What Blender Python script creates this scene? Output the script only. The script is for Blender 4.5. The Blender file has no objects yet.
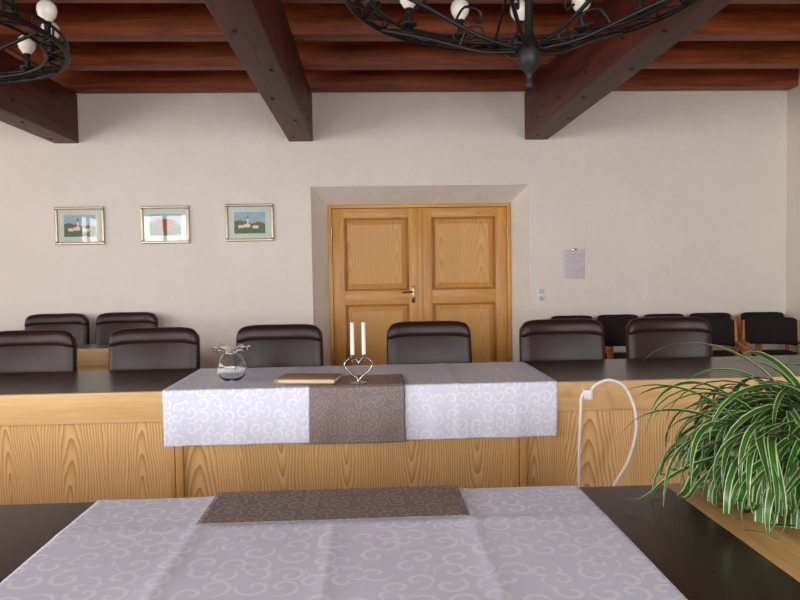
import bpy, bmesh, math, random
from math import sin, cos, pi, radians
from mathutils import Vector, Matrix, Euler
random.seed(7)
scene = bpy.context.scene
try:
    scene.view_settings.view_transform = 'Standard'
except Exception:
    pass

# ------------------------------------------------------------ materials
def srgb(r, g, b):
    def f(c):
        c /= 255.0
        return c/12.92 if c <= 0.04045 else ((c+0.055)/1.055)**2.4
    return (f(r), f(g), f(b), 1.0)

class NT:
    def __init__(self, name):
        self.m = bpy.data.materials.new(name)
        self.m.use_nodes = True
        self.t = self.m.node_tree
        self.b = self.t.nodes['Principled BSDF']
    def n(self, typ, **kw):
        nd = self.t.nodes.new(typ)
        for k, v in kw.items():
            setattr(nd, k, v)
        return nd
    def l(self, a, b):
        self.t.links.new(a, b)
    def math(self, op, a, b=None, c=None):
        nd = self.n('ShaderNodeMath', operation=op)
        for i, v in enumerate((a, b, c)):
            if v is None: continue
            if isinstance(v, (int, float)): nd.inputs[i].default_value = v
            else: self.l(v, nd.inputs[i])
        return nd.outputs[0]
    def noise(self, vec, scale, detail=4, rough=0.5, dist=0.0):
        nd = self.n('ShaderNodeTexNoise')
        nd.inputs['Scale'].default_value = scale
        nd.inputs['Detail'].default_value = detail
        nd.inputs['Roughness'].default_value = rough
        nd.inputs['Distortion'].default_value = dist
        if vec is not None: self.l(vec, nd.inputs['Vector'])
        return nd.outputs['Fac']
    def map(self, vec, scale=(1,1,1), rot=(0,0,0), loc=(0,0,0)):
        nd = self.n('ShaderNodeMapping')
        nd.inputs['Scale'].default_value = scale
        nd.inputs['Rotation'].default_value = rot
        nd.inputs['Location'].default_value = loc
        self.l(vec, nd.inputs['Vector'])
        return nd.outputs[0]
    def obj(self):
        return self.n('ShaderNodeTexCoord').outputs['Object']
    def uv(self):
        return self.n('ShaderNodeTexCoord').outputs['UV']
    def ramp(self, fac, stops):
        nd = self.n('ShaderNodeValToRGB')
        cr = nd.color_ramp
        while len(cr.elements) < len(stops): cr.elements.new(0.5)
        for e, (p, c) in zip(cr.elements, stops):
            e.position = p; e.color = c
        self.l(fac, nd.inputs[0])
        return nd.outputs[0]
    def mix(self, fac, a, b, mode='MIX'):
        nd = self.n('ShaderNodeMix', data_type='RGBA', blend_type=mode)
        for i, v in ((0, fac), (6, a), (7, b)):
            if isinstance(v, (int, float, tuple)): nd.inputs[i].default_value = v
            else: self.l(v, nd.inputs[i])
        return nd.outputs[2]
    def bump(self, h, strength=0.2, dist=0.01):
        nd = self.n('ShaderNodeBump')
        nd.inputs['Strength'].default_value = strength
        nd.inputs['Distance'].default_value = dist
        self.l(h, nd.inputs['Height'])
        self.l(nd.outputs[0], self.b.inputs['Normal'])
    def col(self, c):
        if isinstance(c, tuple): self.b.inputs['Base Color'].default_value = c
        else: self.l(c, self.b.inputs['Base Color'])
    def set(self, **kw):
        for k, v in kw.items():
            self.b.inputs[k.replace('_', ' ')].default_value = v
        return self

def simple(name, c, rough=0.5, metal=0.0, nscale=0, var=0.15, spec=0.5):
    m = NT(name)
    m.set(Roughness=rough, Metallic=metal)
    m.b.inputs['Specular IOR Level'].default_value = spec
    if nscale:
        f = m.noise(m.obj(), nscale)
        c2 = tuple(x*(1-var) for x in c[:3]) + (1,)
        m.col(m.ramp(f, [(0.3, c2), (0.7, c)]))
    else:
        m.col(c)
    return m.m

def plaster(name, c):
    m = NT(name); o = m.obj()
    a = m.noise(o, 1.6, 4, 0.5)
    b = m.noise(o, 20, 5, 0.55)
    c2 = tuple(x*0.955 for x in c[:3])+(1,)
    m.col(m.ramp(a, [(0.3, c2), (0.7, c)]))
    h = m.math('ADD', m.math('MULTIPLY', m.noise(o, 4.2, 4, 0.5), 1.0), m.math('MULTIPLY', b, 0.2))
    m.bump(h, 0.65, 0.042)
    m.set(Roughness=0.92)
    m.b.inputs['Specular IOR Level'].default_value = 0.25
    return m.m

def wood_strip(name, c1, c2, axis='X', rough=0.5, freq=1.0, spec=0.4):
    m = NT(name); o = m.obj()
    sc = {'X': (0.6, 9, 9), 'Y': (9, 0.6, 9), 'Z': (9, 9, 0.6)}[axis]
    v = m.map(o, tuple(s*freq for s in sc))
    f = m.noise(v, 2.0, 6, 0.6, 0.4)
    f2 = m.noise(m.map(o, tuple(s*freq*4 for s in sc)), 2.5, 3)
    s = m.math('ADD', m.math('MULTIPLY', f, 0.75), m.math('MULTIPLY', f2, 0.25))
    m.col(m.ramp(s, [(0.35, c2), (0.65, c1)]))
    m.bump(s, 0.15, 0.004)
    m.set(Roughness=rough)
    m.b.inputs['Specular IOR Level'].default_value = spec
    return m.m

def pine(name, base, dark, board=0.42, rfreq=38.0, tilt=0.13, rough=0.45, contrast=1.0):
    """flat sawn boards with cathedral grain, vertical (Z)"""
    m = NT(name); o = m.obj()
    sep = m.n('ShaderNodeSeparateXYZ'); m.l(o, sep.inputs[0])
    x, y, z = sep.outputs
    xs = m.math('ADD', m.math('DIVIDE', x, board), 40.0)
    bid = m.math('FLOOR', xs)
    fx = m.math('SUBTRACT', m.math('FRACT', xs), 0.5)
    lx = m.math('MULTIPLY', fx, board)
    wn = m.n('ShaderNodeTexWhiteNoise', noise_dimensions='1D')
    m.l(bid, wn.inputs['W'])
    rnd = wn.outputs['Value']
    warp = m.noise(m.map(o, (5, 5, 1.6)), 1.0, 3, 0.5)
    warp2 = m.noise(m.map(o, (30, 30, 3)), 1.0, 2, 0.5)
    lx2 = m.math('ADD', lx, m.math('MULTIPLY', m.math('SUBTRACT', warp, 0.5), 0.10))
    lx2 = m.math('ADD', lx2, m.math('MULTIPLY', m.math('SUBTRACT', rnd, 0.5), 0.13))
    zz = m.math('ADD', z, m.math('MULTIPLY', rnd, 1.6))
    zz = m.math('MULTIPLY', m.math('SUBTRACT', zz, 0.9), tilt)
    r = m.math('SQRT', m.math('ADD', m.math('MULTIPLY', lx2, lx2), m.math('MULTIPLY', zz, zz)))
    r = m.math('ADD', r, m.math('MULTIPLY', warp2, 0.006))
    ph = m.math('FRACT', m.math('MULTIPLY', r, rfreq*2))
    ph = m.math('POWER', ph, 2.0)
    fine = m.noise(m.map(o, (90, 90, 2)), 1.0, 4, 0.6)
    f = m.math('ADD', m.math('MULTIPLY', ph, 0.7*contrast), m.math('MULTIPLY', fine, 0.35))
    c = m.ramp(f, [(0.12, base), (0.95, dark)])
    tint = m.math('ADD', 0.88, m.math('MULTIPLY', rnd, 0.16))
    cmb = m.n('ShaderNodeCombineXYZ')
    for i in range(3): m.l(tint, cmb.inputs[i])
    m.col(m.mix(1.0, c, cmb.outputs[0], 'MULTIPLY'))
    m.set(Roughness=rough)
    m.b.inputs['Specular IOR Level'].default_value = 0.3
    return m.m

def damask(name, base, hi, cell=11.0, rough=0.6, k=13.0, th=0.62, bmp=.3):
    m = NT(name); uv = m.uv()
    v = m.map(uv, (cell, cell, cell))
    vo = m.n('ShaderNodeTexVoronoi', voronoi_dimensions='2D', feature='F1')
    vo.inputs['Scale'].default_value = 1.0
    vo.inputs['Randomness'].default_value = 0.75
    m.l(v, vo.inputs['Vector'])
    sub = m.n('ShaderNodeVectorMath', operation='SUBTRACT')
    m.l(v, sub.inputs[0]); m.l(vo.outputs['Position'], sub.inputs[1])
    s1 = m.n('ShaderNodeSeparateXYZ'); m.l(sub.outputs[0], s1.inputs[0])
    s2 = m.n('ShaderNodeSeparateColor'); m.l(vo.outputs['Color'], s2.inputs[0])
    ang = m.math('ARCTAN2', s1.outputs[1], s1.outputs[0])
    r = vo.outputs['Distance']
    flip = m.math('SUBTRACT', m.math('MULTIPLY', m.math('GREATER_THAN', s2.outputs[1], 0.5), 2.0), 1.0)
    ph = m.math('ADD', m.math('MULTIPLY', ang, flip), m.math('MULTIPLY', r, k))
    ph = m.math('ADD', ph, m.math('MULTIPLY', s2.outputs[0], 6.283))
    s = m.math('SINE', ph)
    on = m.math('GREATER_THAN', s, th)
    on = m.math('MULTIPLY', on, m.math('LESS_THAN', r, 0.60))
    nz = m.noise(m.map(uv, (420, 60, 1)), 1.0, 2)
    c = m.mix(m.math('MULTIPLY', on, 0.9), base, hi)
    m.col(c)
    rr = m.math('SUBTRACT', rough, m.math('MULTIPLY', on, 0.22))
    m.l(rr, m.b.inputs['Roughness'])
    big = m.noise(m.map(uv, (5, 5, 1)), 1.0, 3)
    m.bump(m.math('ADD', m.math('MULTIPLY', nz, 0.05), m.math('MULTIPLY', big, 1.0)), bmp, 0.012)
    return m.m

M = {}
M['wall'] = plaster('wall_plaster', srgb(237, 228, 216))
M['reveal'] = plaster('reveal_plaster', srgb(235, 226, 214))
M['beam'] = wood_strip('beam_wood', srgb(116, 52, 34), srgb(58, 24, 16), 'Y', 0.5, spec=.2)
M['joist'] = wood_strip('joist_wood', srgb(168, 86, 46), srgb(98, 46, 25), 'X', 0.5, spec=.22)
M['plank'] = wood_strip('ceiling_plank_wood', srgb(172, 94, 54), srgb(104, 52, 30), 'X', 0.55, spec=.22)
M['oak'] = pine('door_oak', srgb(228, 172, 96), srgb(190, 130, 62), board=0.5, rfreq=34, tilt=0.06, rough=0.4, contrast=0.75)
M['oakrail'] = wood_strip('door_rail_oak', srgb(224, 166, 90), srgb(196, 138, 68), 'X', 0.4)
M['oakstile'] = wood_strip('door_stile_oak', srgb(224, 166, 90), srgb(196, 138, 68), 'Z', 0.4)
M['oakdark'] = wood_strip('door_moulding_oak', srgb(190, 124, 56), srgb(154, 92, 38), 'Z', 0.4)
M['pine'] = pine('pine_panel', srgb(230, 192, 134), srgb(182, 126, 68), board=0.36, rfreq=37, tilt=0.11, contrast=1.1)
M['pineedge'] = wood_strip('pine_edge', srgb(222, 182, 128), srgb(200, 156, 100), 'X', 0.4)
M['pinepost'] = wood_strip('pine_post', srgb(216, 172, 110), srgb(192, 144, 84), 'Z', 0.4)
M['pinetop'] = wood_strip('pine_top_edge', srgb(208, 166, 110), srgb(170, 124, 74), 'Y', 0.4)
M['lino'] = simple('dark_linoleum', srgb(58, 41, 34), 0.27, 0, 30, 0.12)
M['cloth'] = damask('white_damask', srgb(219, 224, 240), srgb(242, 244, 253), 15.0, 0.55, 12)
M['runner'] = damask('taupe_damask', srgb(122, 106, 102), srgb(146, 130, 125), 22.0, 0.5, 15)
M['leather'] = simple('dark_brown_leather', srgb(48, 28, 26), 0.36, 0, 60, 0.2, spec=.3)
M['chrome'] = simple('chrome', srgb(190, 190, 192), 0.18, 1.0)
M['iron'] = simple('wrought_iron', srgb(20, 18, 18), 0.5, 0.3)
M['bulb'] = simple('opal_bulb', srgb(238, 232, 220), 0.25)
M['silver'] = simple('silver_frame', srgb(150, 138, 118), 0.3, 0.9)
M['mat'] = simple('picture_mat', srgb(212, 216, 204), 0.6)
M['print'] = simple('print_ink', srgb(170, 170, 178), 0.7)
M['paper'] = simple('paper', srgb(216, 208, 212), 0.7, 0, 18, 0.12)
M['white'] = simple('white_plastic', srgb(236, 236, 234), 0.35)
M['brass'] = simple('aged_metal', srgb(150, 130, 100), 0.3, 1.0)
M['wax'] = simple('white_wax', srgb(244, 242, 234), 0.4)
M['wick'] = simple('wick', srgb(30, 28, 26), 0.8)
M['page'] = simple('book_page', srgb(222, 206, 176), 0.7, 0, 40, 0.1)
M['cover'] = wood_strip('book_cover', srgb(190, 150, 112), srgb(160, 122, 88), 'X', 0.6)
M['fabric'] = simple('dark_fabric', srgb(38, 28, 30), 0.75, 0, 80, 0.2, spec=.2)
M['chairwood'] = wood_strip('chair_beech', srgb(200, 122, 70), srgb(164, 92, 48), 'Z', 0.4)
M['terra'] = simple('terracotta', srgb(150, 84, 56), 0.8, 0, 12, 0.2)
M['soil'] = simple('soil', srgb(50, 36, 26), 0.95, 0, 60, 0.4)
M['sky_p'] = simple('paint_sky', srgb(178, 200, 212), 0.6, 0, 9, 0.25)
M['green_p'] = simple('paint_green', srgb(106, 140, 92), 0.6, 0, 60, 0.5)
M['house_p'] = simple('paint_house', srgb(232, 224, 208), 0.6)
M['roof_p'] = simple('paint_roof', srgb(168, 84, 62), 0.6)
M['brick_p'] = simple('paint_brick', srgb(158, 92, 72), 0.6, 0, 70, 0.3)
M['winframe'] = simple('window_frame_wood', srgb(150, 100, 60), 0.5, 0, 10)
g = NT('clear_glass'); g.set(Roughness=0.02, IOR=1.45); g.b.inputs['Transmission Weight'].default_value = 1.0
g.col((0.95, 0.98, 0.98, 1)); M['glass'] = g.m
pg = NT('picture_glass')
tr = pg.n('ShaderNodeBsdfTransparent'); gl = pg.n('ShaderNodeBsdfGlossy'); gl.inputs['Roughness'].default_value = 0.01
fr = pg.n('ShaderNodeFresnel'); fr.inputs['IOR'].default_value = 1.4
mx = pg.n('ShaderNodeMixShader'); pg.l(fr.outputs[0], mx.inputs[0]); pg.l(tr.outputs[0], mx.inputs[1]); pg.l(gl.outputs[0], mx.inputs[2])
pg.l(mx.outputs[0], pg.t.nodes['Material Output'].inputs['Surface']); M['pglass'] = pg.m
lf = NT('spider_plant_leaf'); uvn = lf.uv(); sp = lf.n('ShaderNodeSeparateXYZ'); lf.l(uvn, sp.inputs[0])
d = lf.math('ABSOLUTE', lf.math('SUBTRACT', sp.outputs[0], 0.5))
lc = lf.ramp(d, [(0.0, srgb(60, 108, 36)), (0.32, srgb(42, 90, 28)), (0.40, srgb(190, 208, 148)), (0.5, srgb(208, 222, 170))])
lv = lf.noise(lf.obj(), 9, 2)
lf.col(lf.mix(lf.math('MULTIPLY', lv, 0.5), lc, srgb(36, 80, 22)))
lf.set(Roughness=0.33)
M['leaf'] = lf.m
fl = NT('floor_parquet'); br = fl.n('ShaderNodeTexBrick'); fl.l(fl.obj(), br.inputs['Vector'])
br.inputs['Scale'].default_value = 3.0
br.inputs['Color1'].default_value = srgb(150, 108, 76); br.inputs['Color2'].default_value = srgb(128, 90, 62)
br.inputs['Mortar'].default_value = srgb(60, 40, 28); br.inputs['Mortar Size'].default_value = 0.006
fl.l(br.outputs['Color'], fl.b.inputs['Base Color']); fl.set(Roughness=0.4); M['floor'] = fl.m

# ------------------------------------------------------------ mesh builder
class MB:
    def __init__(self, name):
        self.name = name; self.bm = bmesh.new(); self.mats = []
        self.uvl = self.bm.loops.layers.uv.new('UVMap')
    def mi(self, mat):
        m = M[mat]
        if m not in self.mats: self.mats.append(m)
        return self.mats.index(m)
    def merge(self, tb, mat, mtx=None):
        idx = self.mi(mat)
        if mtx is not None: bmesh.ops.transform(tb, matrix=mtx, verts=tb.verts)
        for f in tb.faces: f.material_index = idx
        me = bpy.data.meshes.new('t'); tb.to_mesh(me); tb.free()
        self.bm.from_mesh(me); bpy.data.meshes.remove(me)
    def box(self, x0, x1, y0, y1, z0, z1, mat, bev=0.0, seg=2, mtx=None):
        tb = bmesh.new(); bmesh.ops.create_cube(tb, size=1.0)
        for v in tb.verts:
            v.co = Vector((x0+(v.co.x+.5)*(x1-x0), y0+(v.co.y+.5)*(y1-y0), z0+(v.co.z+.5)*(z1-z0)))
        if bev > 0:
            bmesh.ops.bevel(tb, geom=list(tb.edges), offset=bev, segments=seg, affect='EDGES', profile=0.5)
        self.merge(tb, mat, mtx)
    def cushion(self, c, size, r, mat, bend=0.0, puff=0.0, rot=None, n=12, taper=0.0, drop=0.0):
        tb = bmesh.new(); bmesh.ops.create_cube(tb, size=2.0)
        bmesh.ops.subdivide_edges(tb, edges=list(tb.edges), cuts=n, use_grid_fill=True)
        hx, hy, hz = [s/2 for s in size]
        for v in tb.verts:
            p = [sin(v.co.x*pi/2)*hx, sin(v.co.y*pi/2)*hy, sin(v.co.z*pi/2)*hz]
            q = [max(-h+r, min(h-r, a)) for a, h in zip(p, (hx, hy, hz))]
            dv = Vector([a-b for a, b in zip(p, q)])
            if dv.length > 1e-7:
                dv = dv.normalized()*r
            w = Vector(q)+dv
            u, vv = w.x/hx, w.z/hz
            if size[1] <= min(size[0], size[2]):
                w.y += (1 if w.y > 0 else -1)*puff*(1-u*u)*(1-vv*vv)
            else:
                k = w.y/hy
                w.z += (1 if w.z > 0 else 0)*puff*(1-u*u)*(1-k*k)
            w.y += bend*(-(u*u))
            w.z -= drop*(abs(u)**5)
            w.x *= 1 - taper*(vv*0.5+0.5)
            v.co = w
        mtx = Matrix.Translation(Vector(c))
        if rot: mtx = mtx @ Euler(rot).to_matrix().to_4x4()
        self.merge(tb, mat, mtx)
    def cyl(self, p0, p1, r, mat, r2=None, seg=16):
        p0, p1 = Vector(p0), Vector(p1)
        d = p1-p0
        tb = bmesh.new()
        bmesh.ops.create_cone(tb, cap_ends=True, segments=seg, radius1=r, radius2=r if r2 is None else r2, depth=d.length)
        q = d.to_track_quat('Z', 'Y').to_matrix().to_4x4()
        self.merge(tb, mat, Matrix.Translation((p0+p1)/2) @ q)
    def lathe(self, c, prof, mat, seg=28, flute=0.0, fz=0.0):
        tb = bmesh.new(); rings = []
        for (r, z) in prof:
            if r < 1e-5: rings.append([tb.verts.new((0, 0, z))])
            else:
                ring = []
                for i in range(seg):
                    a = 2*pi*i/seg
                    wv = flute*cos(6*a)*max(0, z-fz) if flute else 0
                    ring.append(tb.verts.new(((r+wv*.5)*cos(a), (r+wv*.5)*sin(a), z+wv)))
                rings.append(ring)
        for a, b in zip(rings, rings[1:]):
            for i in range(seg):
                j = (i+1) % seg
                if len(a) == 1 and len(b) == 1: continue
                if len(a) == 1: tb.faces.new((a[0], b[i], b[j]))
                elif len(b) == 1: tb.faces.new((a[i], a[j], b[0]))
                else: tb.faces.new((a[i], a[j], b[j], b[i]))
        bmesh.ops.recalc_face_normals(tb, faces=tb.faces)
        self.merge(tb, mat, Matrix.Translation(Vector(c)))
    def tube(self, pts, r, mat, seg=8, closed=False, smooth=0):
        pts = [Vector(p) for p in pts]
        if smooth:
            out = []
            n = len(pts)
            rng = range(n) if closed else range(n-1)
            for i in rng:
                if closed: a, b, c, d = pts[i-1], pts[i], pts[(i+1) % n], pts[(i+2) % n]
                else: a, b, c, d = pts[max(i-1, 0)], pts[i], pts[i+1], pts[min(i+2, n-1)]
                for k in range(smooth):
                    t = k/smooth
                    out.append(0.5*((2*b)+(-a+c)*t+(2*a-5*b+4*c-d)*t*t+(-a+3*b-3*c+d)*t**3))
            if not closed: out.append(pts[-1])
            pts = out
        tb = bmesh.new(); n = len(pts); rings = []
        up = None
        for i, p in enumerate(pts):
            if closed: t = pts[(i+1) % n]-pts[i-1]
            else: t = pts[min(i+1, n-1)]-pts[max(i-1, 0)]
            t.normalize()
            if up is None:
                up = Vector((0, 0, 1)) if abs(t.z) < 0.9 else Vector((1, 0, 0))
            s = t.cross(up)
            if s.length < 1e-4: s = t.orthogonal()
            s.normalize(); u = s.cross(t).normalized(); up = u
            rings.append([tb.verts.new(p+r*(cos(2*pi*k/seg)*s+sin(2*pi*k/seg)*u)) for k in range(seg)])
        lim = n if closed else n-1
        for i in range(lim):
            a, b = rings[i], rings[(i+1) % n]
            for k in range(seg):
                j = (k+1) % seg
                tb.faces.new((a[k], a[j], b[j], b[k]))
        if not closed:
            tb.faces.new(rings[0]); tb.faces.new(rings[-1])
        bmesh.ops.recalc_face_normals(tb, faces=tb.faces)
        self.merge(tb, mat)
    def quad(self, pts, mat):
        tb = bmesh.new(); tb.faces.new([tb.verts.new(p) for p in pts]); self.merge(tb, mat)
    def prism(self, poly, h0, h1, mat, axis='Z'):
        tb = bmesh.new()
        def P(a, b, h):
            return {'Z': (a, b, h), 'Y': (a, h, b), 'X': (h, a, b)}[axis]
        lo = [tb.verts.new(P(a, b, h0)) for a, b in poly]
        hi = [tb.verts.new(P(a, b, h1)) for a, b in poly]
        tb.faces.new(lo); tb.faces.new(hi)
        n = len(poly)
        for i in range(n): tb.faces.new((lo[i], lo[(i+1) % n], hi[(i+1) % n], hi[i]))
        bmesh.ops.recalc_face_normals(tb, faces=tb.faces)
        self.merge(tb, mat)
    def done(self, loc=(0, 0, 0), rotz=0.0, angle=38, smooth=True):
        me = bpy.data.meshes.new(self.name)
        self.bm.to_mesh(me); self.bm.free()
        for m in self.mats: me.materials.append(m)
        if smooth:
            for p in me.polygons: p.use_smooth = True
            me.set_sharp_from_angle(angle=radians(angle))
        ob = bpy.data.objects.new(self.name, me)
        scene.collection.objects.link(ob)
        ob.location = loc; ob.rotation_euler = (0, 0, rotz)
        return ob

def copy(ob, loc, rotz):
    o = ob.copy(); scene.collection.objects.link(o); o.location = loc; o.rotation_euler = (0, 0, rotz); return o

XL, XR, YB, YF, ZC = -6.0, 4.52, 7.2, -3.0, 3.52

# ------------------------------------------------------------ room shell
b = MB('floor'); b.box(XL-.3, XR+.3, YF-.3, YB+.5, -0.1, 0, 'floor'); b.done()
b = MB('wall_back')
b.box(XL, -.602, YB, YB+.4, 0, ZC, 'wall'); b.box(1.706, XR, YB, YB+.4, 0, ZC, 'wall'); b.box(-.602, 1.706, YB, YB+.4, 2.278, ZC, 'wall')
b.quad([(-.602, YB, 0), (-.444, 7.45, 0), (-.444, 7.45, 2.109), (-.602, YB, 2.278)], 'reveal')
b.quad([(1.706, YB, 0), (1.56, 7.45, 0), (1.56, 7.45, 2.109), (1.706, YB, 2.278)], 'reveal')
b.quad([(-.602, YB, 2.278), (1.706, YB, 2.278), (1.56, 7.45, 2.109), (-.444, 7.45, 2.109)], 'reveal')
b.done(smooth=False)
b = MB('wall_right'); b.box(XR, XR+.3, YF-.3, YB+.4, 0, ZC, 'wall'); b.done(smooth=False)

def wall_with_openings(name, fixed0, fixed1, a0, a1, wins, axis):
    b = MB(name)
    def bx(s0, s1, z0, z1):
        if axis == 'X': b.box(s0, s1, fixed0, fixed1, z0, z1, 'wall')
        else: b.box(fixed0, fixed1, s0, s1, z0, z1, 'wall')
    cur = a0
    for (w0, w1, z0, z1) in wins:
        bx(cur, w0, 0, ZC); bx(w0, w1, 0, z0); bx(w0, w1, z1, ZC); cur = w1
    bx(cur, a1, 0, ZC)
    b.done(smooth=False)
rear = [(-5.75, -4.55, .95, 2.95), (-2.5, -1.2, .95, 2.75), (0.0, 1.3, .95, 2.75), (2.4, 3.7, .95, 2.75)]
left = [(-1.6, -.2, .95, 2.75), (1.2, 2.6, .95, 2.75), (4.0, 5.4, .95, 2.75)]
wall_with_openings('wall_rear', YF-.3, YF, XL-.3, XR, rear, 'X')
wall_with_openings('wall_left', XL-.3, XL, YF, YB+.4, left, 'Y')
k = 1
def window(n, w0, w1, z0, z1, pos, axis):
    b = MB('window_%d' % n)
    t = .07
    def bx(s0, s1, za, zb, d=.05):
        if axis == 'X': b.box(s0, s1, pos, pos+d, za, zb, 'winframe', .005)
        else: b.box(pos, pos+d, s0, s1, za, zb, 'winframe', .005)
    bx(w0, w0+t, z0, z1); bx(w1-t, w1, z0, z1); bx(w0+t, w1-t, z0, z0+t); bx(w0+t, w1-t, z1-t, z1)
    mm = (w0+w1)/2; bx(mm-.04, mm+.04, z0+t, z1-t)
    zm = z0+(z1-z0)*.62; bx(w0+t, mm-.04, zm-.02, zm+.02); bx(mm+.04, w1-t, zm-.02, zm+.02)
    b.done()
for w in rear: window(k, *w, YF-.18, 'X'); k += 1
for w in left: window(k, *w, XL-.18, 'Y'); k += 1

b = MB('ceiling')
b.box(XL-.3, XR+.3, YF-.3, YB+.4, ZC, ZC+.05, 'plank')
y = YF
while y < YB:
    b.box(XL, XR, y+.004, y+.176, ZC-.02, ZC, 'plank', .004, 1); y += .18
b.done()
y = 7.0
while y > YF:
    b = MB('ceiling_joist'); b.box(XL, XR, y+.005, y+.175, 3.245, ZC-.021, 'joist', .008); b.done()
    y -= .78
for bx0 in (-3.21, -.815, 1.665):
    b = MB('ceiling_beam'); w = .25
    b.box(bx0, bx0+w, YF, YB-.002, 2.745, 3.243, 'beam', .012)
    for j in range(13):
        yy = YB-.25-j*.75
        b.cyl((bx0+w*.5+(.05 if j % 2 else -.05), yy, 2.738), (bx0+w*.5+(.05 if j % 2 else -.05), yy, 2.76), .016, 'iron', seg=10)
        for zz in (2.86, 3.12):
            b.cyl((bx0-.006, yy-.3, zz), (bx0+w+.006, yy-.3, zz), .014, 'iron', seg=10)
    b.done()

# ------------------------------------------------------------ double door
b = MB('door_1')
D = 7.45
b.box(-.443, 1.559, D+.045, D+.09, 0, 2.108, 'oakstile')
b.box(-.443, -.40, D-.02, D+.045, 0, 2.108, 'oakstile', .004)
b.box(1.516, 1.559, D-.02, D+.045, 0, 2.108, 'oakstile', .004)
b.box(-.40, 1.516, D-.02, D+.045, 2.07, 2.108, 'oakrail', .004)
def leaf(x0, x1):
    st = .125
    b.box(x0, x0+st, D, D+.045, .01, 2.066, 'oakstile', .003)
    b.box(x1-st, x1, D, D+.045, .01, 2.066, 'oakstile', .003)
    for za, zb in ((.01, .22), (1.02, 1.17), (1.965, 2.066)):
        b.box(x0+st, x1-st, D, D+.045, za, zb, 'oakrail', .003)
    for za, zb in ((.22, 1.02), (1.17, 1.965)):
        m = .02
        xa, xb = x0+st, x1-st
        b.box(xa, xa+m, D-.008, D+.03, za, zb, 'oakdark', .006); b.box(xb-m, xb, D-.008, D+.03, za, zb, 'oakdark', .006)
        b.box(xa+m, xb-m, D-.008, D+.03, za, za+m, 'oakdark', .006); b.box(xa+m, xb-m, D-.008, D+.03, zb-m, zb, 'oakdark', .006)
        xi, xj, zi, zj = xa+m, xb-m, za+m, zb-m
        e = .055
        A = [(xi, D+.03, zi), (xj, D+.03, zi), (xj, D+.03, zj), (xi, D+.03, zj)]
        B = [(xi+e, D+.008, zi+e), (xj-e, D+.008, zi+e), (xj-e, D+.008, zj-e), (xi+e, D+.008, zj-e)]
        for q in range(4): b.quad([A[q], A[(q+1) % 4], B[(q+1) % 4], B[q]], 'oak')
        b.quad(B, 'oak')
leaf(-.398, .555); leaf(.561, 1.514)
b.box(.535, .582, D-.014, D+.002, .01, 2.066, 'oakstile', .005)
b.box(.455, .495, D-.012, D, 1.03, 1.22, 'brass', .004)
b.cyl((.475, D-.01, 1.15), (.475, D-.055, 1.15), .011, 'brass')
b.tube([(.475, D-.055, 1.15), (.44, D-.06, 1.152), (.36, D-.055, 1.148)], .009, 'brass', smooth=4)
b.cyl((.475, D-.016, 1.07), (.475, D-.01, 1.07), .008, 'iron')
for hz in (.3, 1.75):
    b.cyl((1.52, D-.024, hz), (1.52, D-.024, hz+.1), .009, 'brass'); b.cyl((-.404, D-.024, hz), (-.404, D-.024, hz+.1), .009, 'brass')
b.done()

# ------------------------------------------------------------ framed pictures
def picture(x, z, kind):
    b = MB('framed_picture'); w, h = .25, .195; t = .028
    for (x0, x1, z0, z1) in ((-w, w, h-t, h), (-w, w, -h, -h+t), (-w, -w+t, -h+t, h-t), (w-t, w, -h+t, h-t)):
        b.box(x0, x1, -.028, 0, z0, z1, 'silver', .007)
    b.box(-w+t, w-t, -.008, 0, -h+t, h-t, 'mat')
    pw, ph = .16, .112
    b.box(-pw, pw, -.0095, -.008, -ph, ph, 'sky_p')
    hill = [(-pw, -ph), (pw, -ph), (pw, -.01), (.09, .012), (.03, -.01), (-.04, .004), (-.1, .03), (-pw, .02)]
    b.prism(hill, -.0105, -.0095, 'green_p', 'Y')
    if kind == 1:
        b.box(-.10, .10, -.0112, -.0105, -.075, .015, 'brick_p')
        b.prism([(-.11, .015), (.11, .015), (.08, .06), (-.08, .06)], -.0116, -.0105, 'roof_p', 'Y')
    else:
        for (cx, cz, ww, hh) in ((-.03, -.03, .035, .035), (.06, -.045, .03, .03), (-.09, -.04, .028, .03)):
            b.box(cx-ww, cx+ww, -.0112, -.0105, cz-hh/2, cz+hh/2, 'house_p')
            b.prism([(cx-ww-.006, cz+hh/2), (cx+ww+.006, cz+hh/2), (cx+ww*.5, cz+hh/2+.03), (cx-ww*.5, cz+hh/2+.03)], -.0116, -.0105, 'roof_p', 'Y')
        tx = -.02
        b.box(tx-.009, tx+.009, -.0122, -.0116, -.02, .045, 'house_p')
        b.prism([(tx-.011, .045), (tx+.011, .045), (tx, .085)], -.0124, -.0112, 'roof_p', 'Y')
    b.quad([(-w+t, -.015, -h+t), (w-t, -.015, -h+t), (w-t, -.015, h-t), (-w+t, -.015, h-t)], 'pglass')
    b.done(loc=(x, YB-.001, z), smooth=False)
picture(-2.98, 1.90, 0); picture(-2.11, 1.90, 1); picture(-1.24, 1.91, 0)

b = MB('notice_sheet')
b.box(-.115, .115, -.004, 0, -.16, .16, 'paper', .001)
for r in range(9):
    b.box(-.09, .085-.03*(r % 3), -.0046, -.004, .10-r*.026, .104-r*.026, 'print')
b.box(-.03, .03, -.010, -.004, .145, .166, 'chrome', .003)
b.done(loc=(2.19, YB-.001, 1.425))
b = MB('light_switch')
b.box(-.042, .042, -.012, 0, -.075, .075, 'white', .006)
b.box(-.03, .03, -.017, -.012, .008, .064, 'paper', .003); b.box(-.03, .03, -.014, -.012, -.064, -.006, 'paper', .003)
b.cyl((0, -.0145, -.035), (0, -.013, -.035), .018, 'print')
b.done(loc=(1.83, YB-.001, 1.10))

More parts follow.
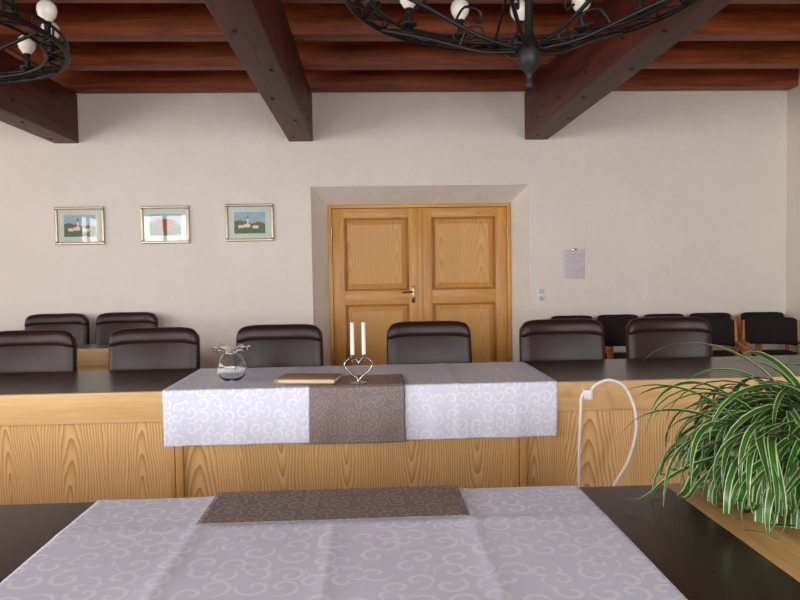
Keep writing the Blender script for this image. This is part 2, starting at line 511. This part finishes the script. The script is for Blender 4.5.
# ------------------------------------------------------------ tables
b = MB('conference_table')
Y0, Y1, XA, XB = 3.68, 4.58, -4.85, 4.0
b.box(XA, XB, Y0+.012, Y1, .712, .7485, 'pineedge', .003)
b.box(XA+.01, XB-.01, Y0+.022, Y1-.012, .7485, .7505, 'lino')
b.box(XA, XB, Y0, Y0+.03, .585, .750, 'pineedge', .004)
b.box(XA+.01, XB-.01, Y0+.035, Y0+.055, .0, .585, 'pine')
for xj in (-4.8, -2.95, -1.07, .81, 2.69, 3.95):
    b.box(xj-.042, xj-.002, Y0+.012, Y0+.05, .0, .585, 'pinepost', .003)
    b.box(xj+.002, xj+.042, Y0+.012, Y0+.05, .0, .585, 'pinepost', .003)
    b.box(xj-.02, xj+.02, Y0+.055, Y1-.3, .06, .712, 'pinepost', .003)
b.done()
b = MB('conference_table')
b.box(-4.0, .83, 1.0, 1.893, .712, .7485, 'pineedge', .003)
b.box(-3.99, .83, 1.01, 1.885, .7485, .7505, 'lino')
b.box(.83, 1.7, 1.0, 1.893, .712, .7515, 'pinetop', .004)
b.box(-4.0, 1.7, 1.862, 1.89, .585, .7115, 'pineedge', .004)
b.box(-3.99, 1.69, 1.84, 1.862, 0, .7115, 'pine')
for xj in (-3.9, -2.1, -.2, 1.6):
    b.box(xj-.02, xj+.02, 1.15, 1.84, .06, .711, 'pinepost', .003)
b.done()
b = MB('side_table')
b.box(-5.6, -1.85, 5.98, 6.42, .715, .7485, 'pineedge', .003)
b.box(-5.59, -1.86, 5.99, 6.41, .7485, .7505, 'lino')
b.box(-5.6, -1.85, 5.97, 6.0, .6, .75, 'pineedge', .003)
b.box(-5.59, -1.86, 6.0, 6.02, 0, .714, 'pine')
for xj in (-5.5, -3.7, -1.95): b.box(xj-.02, xj+.02, 6.02, 6.3, 0, .714, 'pinepost', .003)
b.done()

# ------------------------------------------------------------ cloths
p_top = .7505
def cloth(name, mat, x0, x1, path, z_off, nx=90, ns=70, crease=(), amp=.004, wave=.0, thick=.0015, wob=.004, cross=(), und=.35):
    P = [Vector((0, a, c)) for a, c in path]
    L = [0]
    for p, q in zip(P, P[1:]): L.append(L[-1]+(q-p).length)
    tot = L[-1]
    sg = 1.0 if path[-1][0] > path[0][0] else -1.0
    def at(s):
        for i in range(len(P)-1):
            if s <= L[i+1]+1e-9:
                t = (s-L[i])/(L[i+1]-L[i]); p = P[i].lerp(P[i+1], t); d = (P[i+1]-P[i]).normalized()
                return p, d
        return P[-1], (P[-1]-P[-2]).normalized()
    b = MB(name); bm = b.bm; idx = b.mi(mat)
    ss = sorted(set([tot*j/ns for j in range(ns+1)]+[min(max(l+dd, 0), tot) for l in L for dd in (-.012, -.006, 0, .006, .012)]))
    G = []
    for s in ss:
        p, d = at(s); nrm = Vector((0, -d.z, d.y))*sg
        row = []
        for i in range(nx+1):
            x = x0+(x1-x0)*i/nx
            h = z_off
            for cx in crease:
                dd = abs(x-cx); h += amp*math.exp(-(dd/.018)**1.3)
            for cs in cross:
                dd = abs(s-cs); h += amp*.4*math.exp(-(dd/.018)**1.3)
            h += amp*und*(1+sin(x*7.3+s*3.1)*cos(s*6.1-x*2.2))
            hang = max(0.0, (p_top-p.z)/.28) if p.z < p_top-.005 else 0.0
            out = hang*(wave*(1.5+sin(x*17+1.3)+.5*sin(x*41)))
            xx = x + hang*wob*sin(s*9+x)
            q = p + nrm*(h+out)
            row.append(bm.verts.new((xx, q.y, q.z)))
        G.append(row)
    for j in range(len(ss)-1):
        for i in range(nx):
            f = bm.faces.new((G[j][i], G[j][i+1], G[j+1][i+1], G[j+1][i])); f.material_index = idx
            for lp, (ii, jj) in zip(f.loops, ((i, j), (i+1, j), (i+1, j+1), (i, j+1))):
                lp[b.uvl].uv = (x0+(x1-x0)*ii/nx, ss[jj])
    bmesh.ops.recalc_face_normals(bm, faces=bm.faces)
    o = b.done(angle=80)
    md = o.modifiers.new('t', 'SOLIDIFY'); md.thickness = thick; md.offset = 0
    return o
cloth('tablecloth', 'cloth', -1.12, 1.02, [(4.50, .752), (3.682, .752), (3.676, .748), (3.674, .455)], .002, nx=140, crease=(-.85, -.48, .47, .80), amp=.003, wave=.004, cross=(.28, .56))
cloth('table_runner', 'runner', -.336, .181, [(4.02, .758), (3.672, .758), (3.662, .750), (3.650, .452)], .004, nx=40, amp=.001, wave=.004)
cloth('tablecloth', 'cloth', -.757, .578, [(1.02, .752), (1.885, .752), (1.895, .748), (1.897, .50)], .002, nx=160, crease=(-.43, -.10, .24), amp=.004, wave=.003, cross=(.62,), und=.4)
cloth('table_runner', 'runner', -.432, .237, [(1.65, .762), (1.888, .762), (1.910, .752), (1.916, .56)], .003, nx=50, amp=.001, wave=.003)

# ------------------------------------------------------------ leather chairs
b = MB('conference_chair')
b.cushion((0, -.02, .46), (.56, .54, .13), .045, 'leather', puff=.015)
b.cushion((0, .262, .735), (.63, .09, .46), .042, 'leather', bend=.05, puff=.014, rot=(radians(-9), 0, 0), taper=.03)
b.cushion((0, .278, .945), (.62, .096, .125), .046, 'leather', bend=.05, rot=(radians(-9), 0, 0), taper=.05, drop=.032)
b.box(-.2, .2, -.2, .22, .375, .397, 'iron', .008)
b.tube([(0, .2, .385), (0, .30, .40), (0, .345, .5), (0, .33, .68)], .018, 'chrome', smooth=6)
for s in (-1, 1):
    b.tube([(s*.27, -.20, .41), (s*.315, -.20, .44), (s*.318, -.20, .60), (s*.318, -.12, .635), (s*.318, .15, .64), (s*.31, .25, .62)], .012, 'chrome', smooth=6)
    b.cushion((s*.318, -.01, .655), (.05, .27, .03), .012, 'leather')
b.cyl((0, 0, .12), (0, 0, .38), .028, 'chrome'); b.cyl((0, 0, .09), (0, 0, .16), .04, 'iron')
for q in range(5):
    a = q*2*pi/5+.3
    b.tube([(0, 0, .12), (.15*cos(a), .15*sin(a), .11), (.29*cos(a), .29*sin(a), .075)], .016, 'chrome', smooth=4)
    c, s_ = cos(a), sin(a)
    b.cyl((.29*c-.012*s_, .29*s_+.012*c, .029), (.29*c+.012*s_, .29*s_-.012*c, .029), .028, 'iron')
    b.cyl((.29*c, .29*s_, .04), (.29*c, .29*s_, .085), .009, 'iron')
ch = b.done(loc=(-.65, 4.64, 0), angle=60)
for (x, y, r) in ((.422, 4.68, 0), (1.375, 4.62, -.03), (2.165, 4.64, -.05), (-1.50, 4.58, .04), (-2.34, 4.56, .05)):
    copy(ch, (x, y, 0), r)
copy(ch, (-3.13, 6.72, 0), .04); copy(ch, (-2.46, 6.74, 0), -.02)
copy(ch, (-3.2, 4.60, 0), .02)

# ------------------------------------------------------------ wooden visitor chairs
b = MB('wooden_chair')
for s in (-1, 1):
    b.tube([(s*.235, -.22, 0), (s*.235, -.215, .42), (s*.24, -.21, .61), (s*.24, -.17, .645)], .018, 'chairwood', smooth=5)
    b.tube([(s*.235, .26, 0), (s*.235, .22, .40), (s*.235, .25, .66), (s*.23, .285, .85)], .02, 'chairwood', smooth=5)
    b.box(s*.24-.026, s*.24+.026, -.235, .25, .64, .664, 'chairwood', .009)
    b.box(s*.235-.01, s*.235+.01, -.21, .22, .38, .43, 'chairwood', .004)
b.box(-.23, .23, -.225, -.205, .38, .43, 'chairwood', .004)
b.cushion((0, 0, .455), (.44, .46, .06), .025, 'fabric', puff=.01)
b.cushion((0, .30, .75), (.44, .045, .26), .02, 'fabric', bend=.05, rot=(radians(-10), 0, 0), drop=.02)
wc = b.done(loc=(2.12, 6.80, 0), angle=60)
for (x, y, r) in ((2.62, 6.82, 0), (3.12, 6.80, .03), (3.62, 6.82, 0), (4.14, 6.78, -.1),
                  (2.32, 6.14, .1), (3.14, 6.10, -.35), (3.72, 6.08, -.4), (4.12, 5.35, -1.1)):
    copy(wc, (x, y, 0), r)

# ------------------------------------------------------------ chandeliers
def chandelier(loc, rot):
    b = MB('chandelier'); zr = 2.42; R1, R2 = .69, .60
    for R, r in ((R1, .012), (R2, .008)):
        b.tube([(R*cos(2*pi*i/72), R*sin(2*pi*i/72), zr) for i in range(72)], r, 'iron', closed=True)
    b.tube([(R1*cos(2*pi*i/72), R1*sin(2*pi*i/72), zr+.05) for i in range(72)], .007, 'iron', closed=True)
    N = 14
    for i in range(N*2):
        a = 2*pi*i/(N*2)
        a2 = a+pi/(N*2); a3 = a+pi/N
        b.tube([(R1*cos(a), R1*sin(a), zr), (R2*cos(a2), R2*sin(a2), zr), (R1*cos(a3), R1*sin(a3), zr)], .005, 'iron', seg=6)
        b.cyl((R1*cos(a), R1*sin(a), zr), (R1*cos(a), R1*sin(a), zr+.05), .005, 'iron', seg=6)
    for i in range(N):
        a = 2*pi*i/N+rot
        c, s = cos(a), sin(a)
        r = .63
        b.tube([(R2*c, R2*s, zr), (r*c, r*s, zr+.03)], .006, 'iron')
        b.lathe((r*c, r*s, zr+.02), [(0, 0), (.012, 0), (.035, .012), (.037, .02), (.014, .022), (.014, .075), (.018, .078), (.018, .09), (0, .09)], 'iron', 16)
        b.lathe((r*c, r*s, zr+.105), [(0, 0), (.016, 0), (.022, .008), (.038, .03), (.044, .052), (.040, .076), (.024, .094), (0, .1)], 'bulb', 20)
    for i in range(7):
        a = 2*pi*i/7+rot/2
        c, s = cos(a), sin(a)
        b.tube([(R1*c, R1*s, zr), (.42*c, .42*s, zr-.10), (.2*c, .2*s, zr-.19), (.05*c, .05*s, zr-.22)], .008, 'iron', smooth=5)
        b.tube([(.3*c, .3*s, zr-.15), (.26*c, .26*s, zr-.09), (.2*c, .2*s, zr-.10), (.2*c, .2*s, zr-.14), (.235*c, .235*s, zr-.135)], .005, 'iron', smooth=5, seg=6)
        b.tube([(.04*c, .04*s, zr+.35), (.2*c, .2*s, zr+.2), (.45*c, .45*s, zr+.07), (R2*c, R2*s, zr)], .006, 'iron', smooth=5)
    b.lathe((0, 0, 0), [(0, 2.045), (.010, 2.05), (.016, 2.068), (.009, 2.085), (.014, 2.11), (.034, 2.135), (.042, 2.165), (.040, 2.205), (.026, 2.235), (.016, 2.26), (.012, 2.75), (.035, 2.77), (.035, 2.80), (0, 2.82)], 'iron')
    z = 2.82
    f = 0
    while z < 3.24:
        pts = []
        for q in range(10):
            t = 2*pi*q/10; u = .013*cos(t); v = .026*sin(t)
            pts.append((u, 0, z+v) if f else (0, u, z+v))
        b.tube(pts, .004, 'iron', seg=6, closed=True); z += .038; f = 1-f
    b.lathe((0, 0, 0), [(0, 3.21), (.05, 3.225), (.06, 3.243), (0, 3.2445)], 'iron')
    b.done(loc=loc, angle=50)
chandelier((.615, 2.57, 0), pi/2-radians(9.5))
chandelier((-2.06, 3.1, 0), pi/2-radians(4))

# ------------------------------------------------------------ table objects
b = MB('glass_vase')
b.lathe((0, 0, 0), [(0, 0), (.035, 0), (.048, .004), (.072, .028), (.086, .068), (.082, .106), (.062, .138), (.040, .154), (.044, .166), (.078, .180), (.104, .184),
                    (.104, .189), (.078, .185), (.040, .170), (.036, .154), (.058, .136), (.078, .105), (.082, .068), (.068, .031), (.042, .012), (0, .010)], 'glass', 48, flute=.5, fz=.165)
vase = b.done(angle=60)
cu = bpy.data.curves.new('txt', 'FONT'); cu.body = 'geniessen'; cu.size = .045; cu.extrude = .0004; cu.align_x = 'CENTER'
to = bpy.data.objects.new('txt', cu); scene.collection.objects.link(to)
bpy.context.view_layer.update()
tm = bpy.data.meshes.new_from_object(to); bpy.data.objects.remove(to)
for v in tm.vertices:
    a = v.co.x/.082; z = .060+v.co.y; r = .0875-.9*max(0, z-.07)**1.6 + v.co.z
    v.co = Vector((r*sin(a), -r*cos(a), z))
tm.materials.clear(); tm.materials.append(M['white'])
lt = bpy.data.objects.new('lettering', tm); scene.collection.objects.link(lt); lt.parent = vase
vase.location = (-.80, 3.93, .7605); vase.rotation_euler = (0, 0, .1)

b = MB('heart_candle_holder')
def heart(t):
    x = 16*sin(t)**3; z = 13*cos(t)-5*cos(2*t)-2*cos(3*t)-cos(4*t)
    return x/16*.076, (z+17)/29*.125
for yy in (-.006, .006):
    b.tube([(heart(2*pi*i/48)[0], yy, heart(2*pi*i/48)[1]+.012) for i in range(48)], .0045, 'chrome', closed=True)
b.lathe((0, 0, 0), [(0, 0), (.045, 0), (.046, .004), (.02, .008), (.008, .014), (0, .016)], 'chrome')
b.tube([(-.03, 0, .135), (-.032, 0, .12)], .005, 'chrome'); b.tube([(.03, 0, .135), (.032, 0, .12)], .005, 'chrome')
for s in (-1, 1):
    b.lathe((s*.031, 0, .128), [(0, 0), (.008, 0), (.02, .008), (.022, .012), (.012, .014), (.013, .03), (0, .03)], 'chrome', 20)
    b.lathe((s*.031, 0, .15), [(0, 0), (.0115, 0), (.0105, .180), (.006, .185), (0, .185)], 'wax', 18)
    b.cyl((s*.031, 0, .333), (s*.031, 0, .345), .0012, 'wick', seg=6)
b.done(loc=(-.07, 3.72, .7645), rotz=.05, angle=50)

b = MB('book')
b.box(-.165, .165, -.11, .11, 0, .004, 'cover', .001); b.box(-.160, .163, -.105, .105, .004, .020, 'page', .002)
b.box(-.165, .165, -.11, .11, .020, .024, 'cover', .001); b.cyl((-.163, -.11, .012), (-.163, .11, .012), .012, 'cover', seg=12)
b.done(loc=(-.35, 3.84, .7655), rotz=-.15)

b = MB('power_cable')
b.tube([(1.10, 3.50, 0.0), (1.085, 3.50, .3), (1.095, 3.5, .62), (1.10, 3.5, .70), (1.12, 3.5, .73)], .008, 'white', smooth=6)
b.box(1.11, 1.155, 3.48, 3.52, .685, .74, 'white', .008)
b.tube([(1.15, 3.5, .735), (1.18, 3.5, .765), (1.25, 3.5, .785), (1.33, 3.5, .745), (1.385, 3.5, .62), (1.385, 3.5, .48), (1.34, 3.5, .34), (1.27, 3.5, .22), (1.24, 3.5, .1), (1.25, 3.5, 0)], .008, 'white', smooth=8)
b.done(angle=60)

# ------------------------------------------------------------ spider plant
b = MB('spider_plant')
b.lathe((0, 0, 0), [(0, 0), (.09, 0), (.115, .12), (.125, .12), (.127, .15), (.112, .15), (.108, .125), (0, .125)], 'terra')
b.lathe((0, 0, 0), [(.108, .126), (.06, .135), (0, .14)], 'soil')
idx = b.mi('leaf'); bm = b.bm
rg = random.Random(11)
for i in range(1100):
    az = rg.uniform(0, 2*pi)
    el = rg.uniform(-.1, 1.45)
    Lf = rg.uniform(.24, .45)
    if i % 45 == 0: Lf = .56
    bend = rg.uniform(1.8, 4.3)
    w0 = rg.uniform(.008, .013)
    r0 = rg.uniform(0, .19)
    p = Vector((r0*cos(az), r0*sin(az), .12+rg.uniform(0, .13)*(1-r0/.22)))
    tw = rg.uniform(-.8, .8); daz = rg.uniform(-1.5, 1.5)
    n = 12; prev = None
    for k2 in range(n+1):
        t = k2/n
        e = el-bend*t**1.1
        a = az+daz*t
        d = Vector((cos(e)*cos(a), cos(e)*sin(a), sin(e)))
        if k2: p = p+d*(Lf/n)
        zmin = .006+.005*(i % 12)
        if p.z < zmin: p.z = zmin
        side = Vector((-sin(a), cos(a), 0)); up = side.cross(d)*-1
        th = tw*t
        sd = side*cos(th)+up*sin(th)
        nn = d.cross(sd).normalized()
        w = w0*(min(1, .55+t*2))*(1-t**3)+.0004
        row = [bm.verts.new(p-sd*w), bm.verts.new(p-nn*w*.35), bm.verts.new(p+sd*w)]
        if prev:
            for q, (u0, u1) in enumerate(((0, .5), (.5, 1))):
                f = bm.faces.new((prev[q], prev[q+1], row[q+1], row[q])); f.material_index = idx
                for lp, uvv in zip(f.loops, ((u0, t), (u1, t), (u1, t), (u0, t))): lp[b.uvl].uv = uvv
        prev = row
b.done(loc=(1.17, 1.70, .752), angle=70)

# ------------------------------------------------------------ lights
def area(x, y, z, sx, sz, rot, power, col):
    l = bpy.data.lights.new('window_daylight', 'AREA'); l.shape = 'RECTANGLE'; l.size = sx; l.size_y = sz
    l.energy = power; l.color = col
    o = bpy.data.objects.new('window_daylight', l); scene.collection.objects.link(o)
    o.location = (x, y, z); o.rotation_euler = rot
for (w0, w1, z0, z1) in rear:
    area((w0+w1)/2, YF-.25, (z0+z1)/2, w1-w0, z1-z0, (radians(90), 0, 0), 175, (.95, .975, 1.0))
for i, (w0, w1, z0, z1) in enumerate(left):
    area(XL-.25, (w0+w1)/2, (z0+z1)/2, w1-w0, z1-z0, (radians(90), 0, radians(-90)), (165, 145, 60)[i], (.98, .98, 1.0))
wd = bpy.data.worlds.new('world'); scene.world = wd; wd.use_nodes = True
bg = wd.node_tree.nodes['Background']
sk = wd.node_tree.nodes.new('ShaderNodeTexSky'); sk.sky_type = 'HOSEK_WILKIE'; sk.turbidity = 3; sk.sun_direction = (.3, -.5, .8)
wd.node_tree.links.new(sk.outputs[0], bg.inputs[0]); bg.inputs[1].default_value = .8

# ------------------------------------------------------------ camera
cd = bpy.data.cameras.new('camera'); cam = bpy.data.objects.new('camera', cd); scene.collection.objects.link(cam)
cd.sensor_width = 36; cd.lens = 30.6; cd.clip_start = .02
R = Matrix.Rotation(-math.atan(30/680), 4, 'Z') @ Matrix.Rotation(pi/2-math.atan(28/680), 4, 'X') @ Matrix.Rotation(-.0163, 4, 'Z')
cam.matrix_world = Matrix.Translation((0, 0, 1.37)) @ R
scene.camera = cam
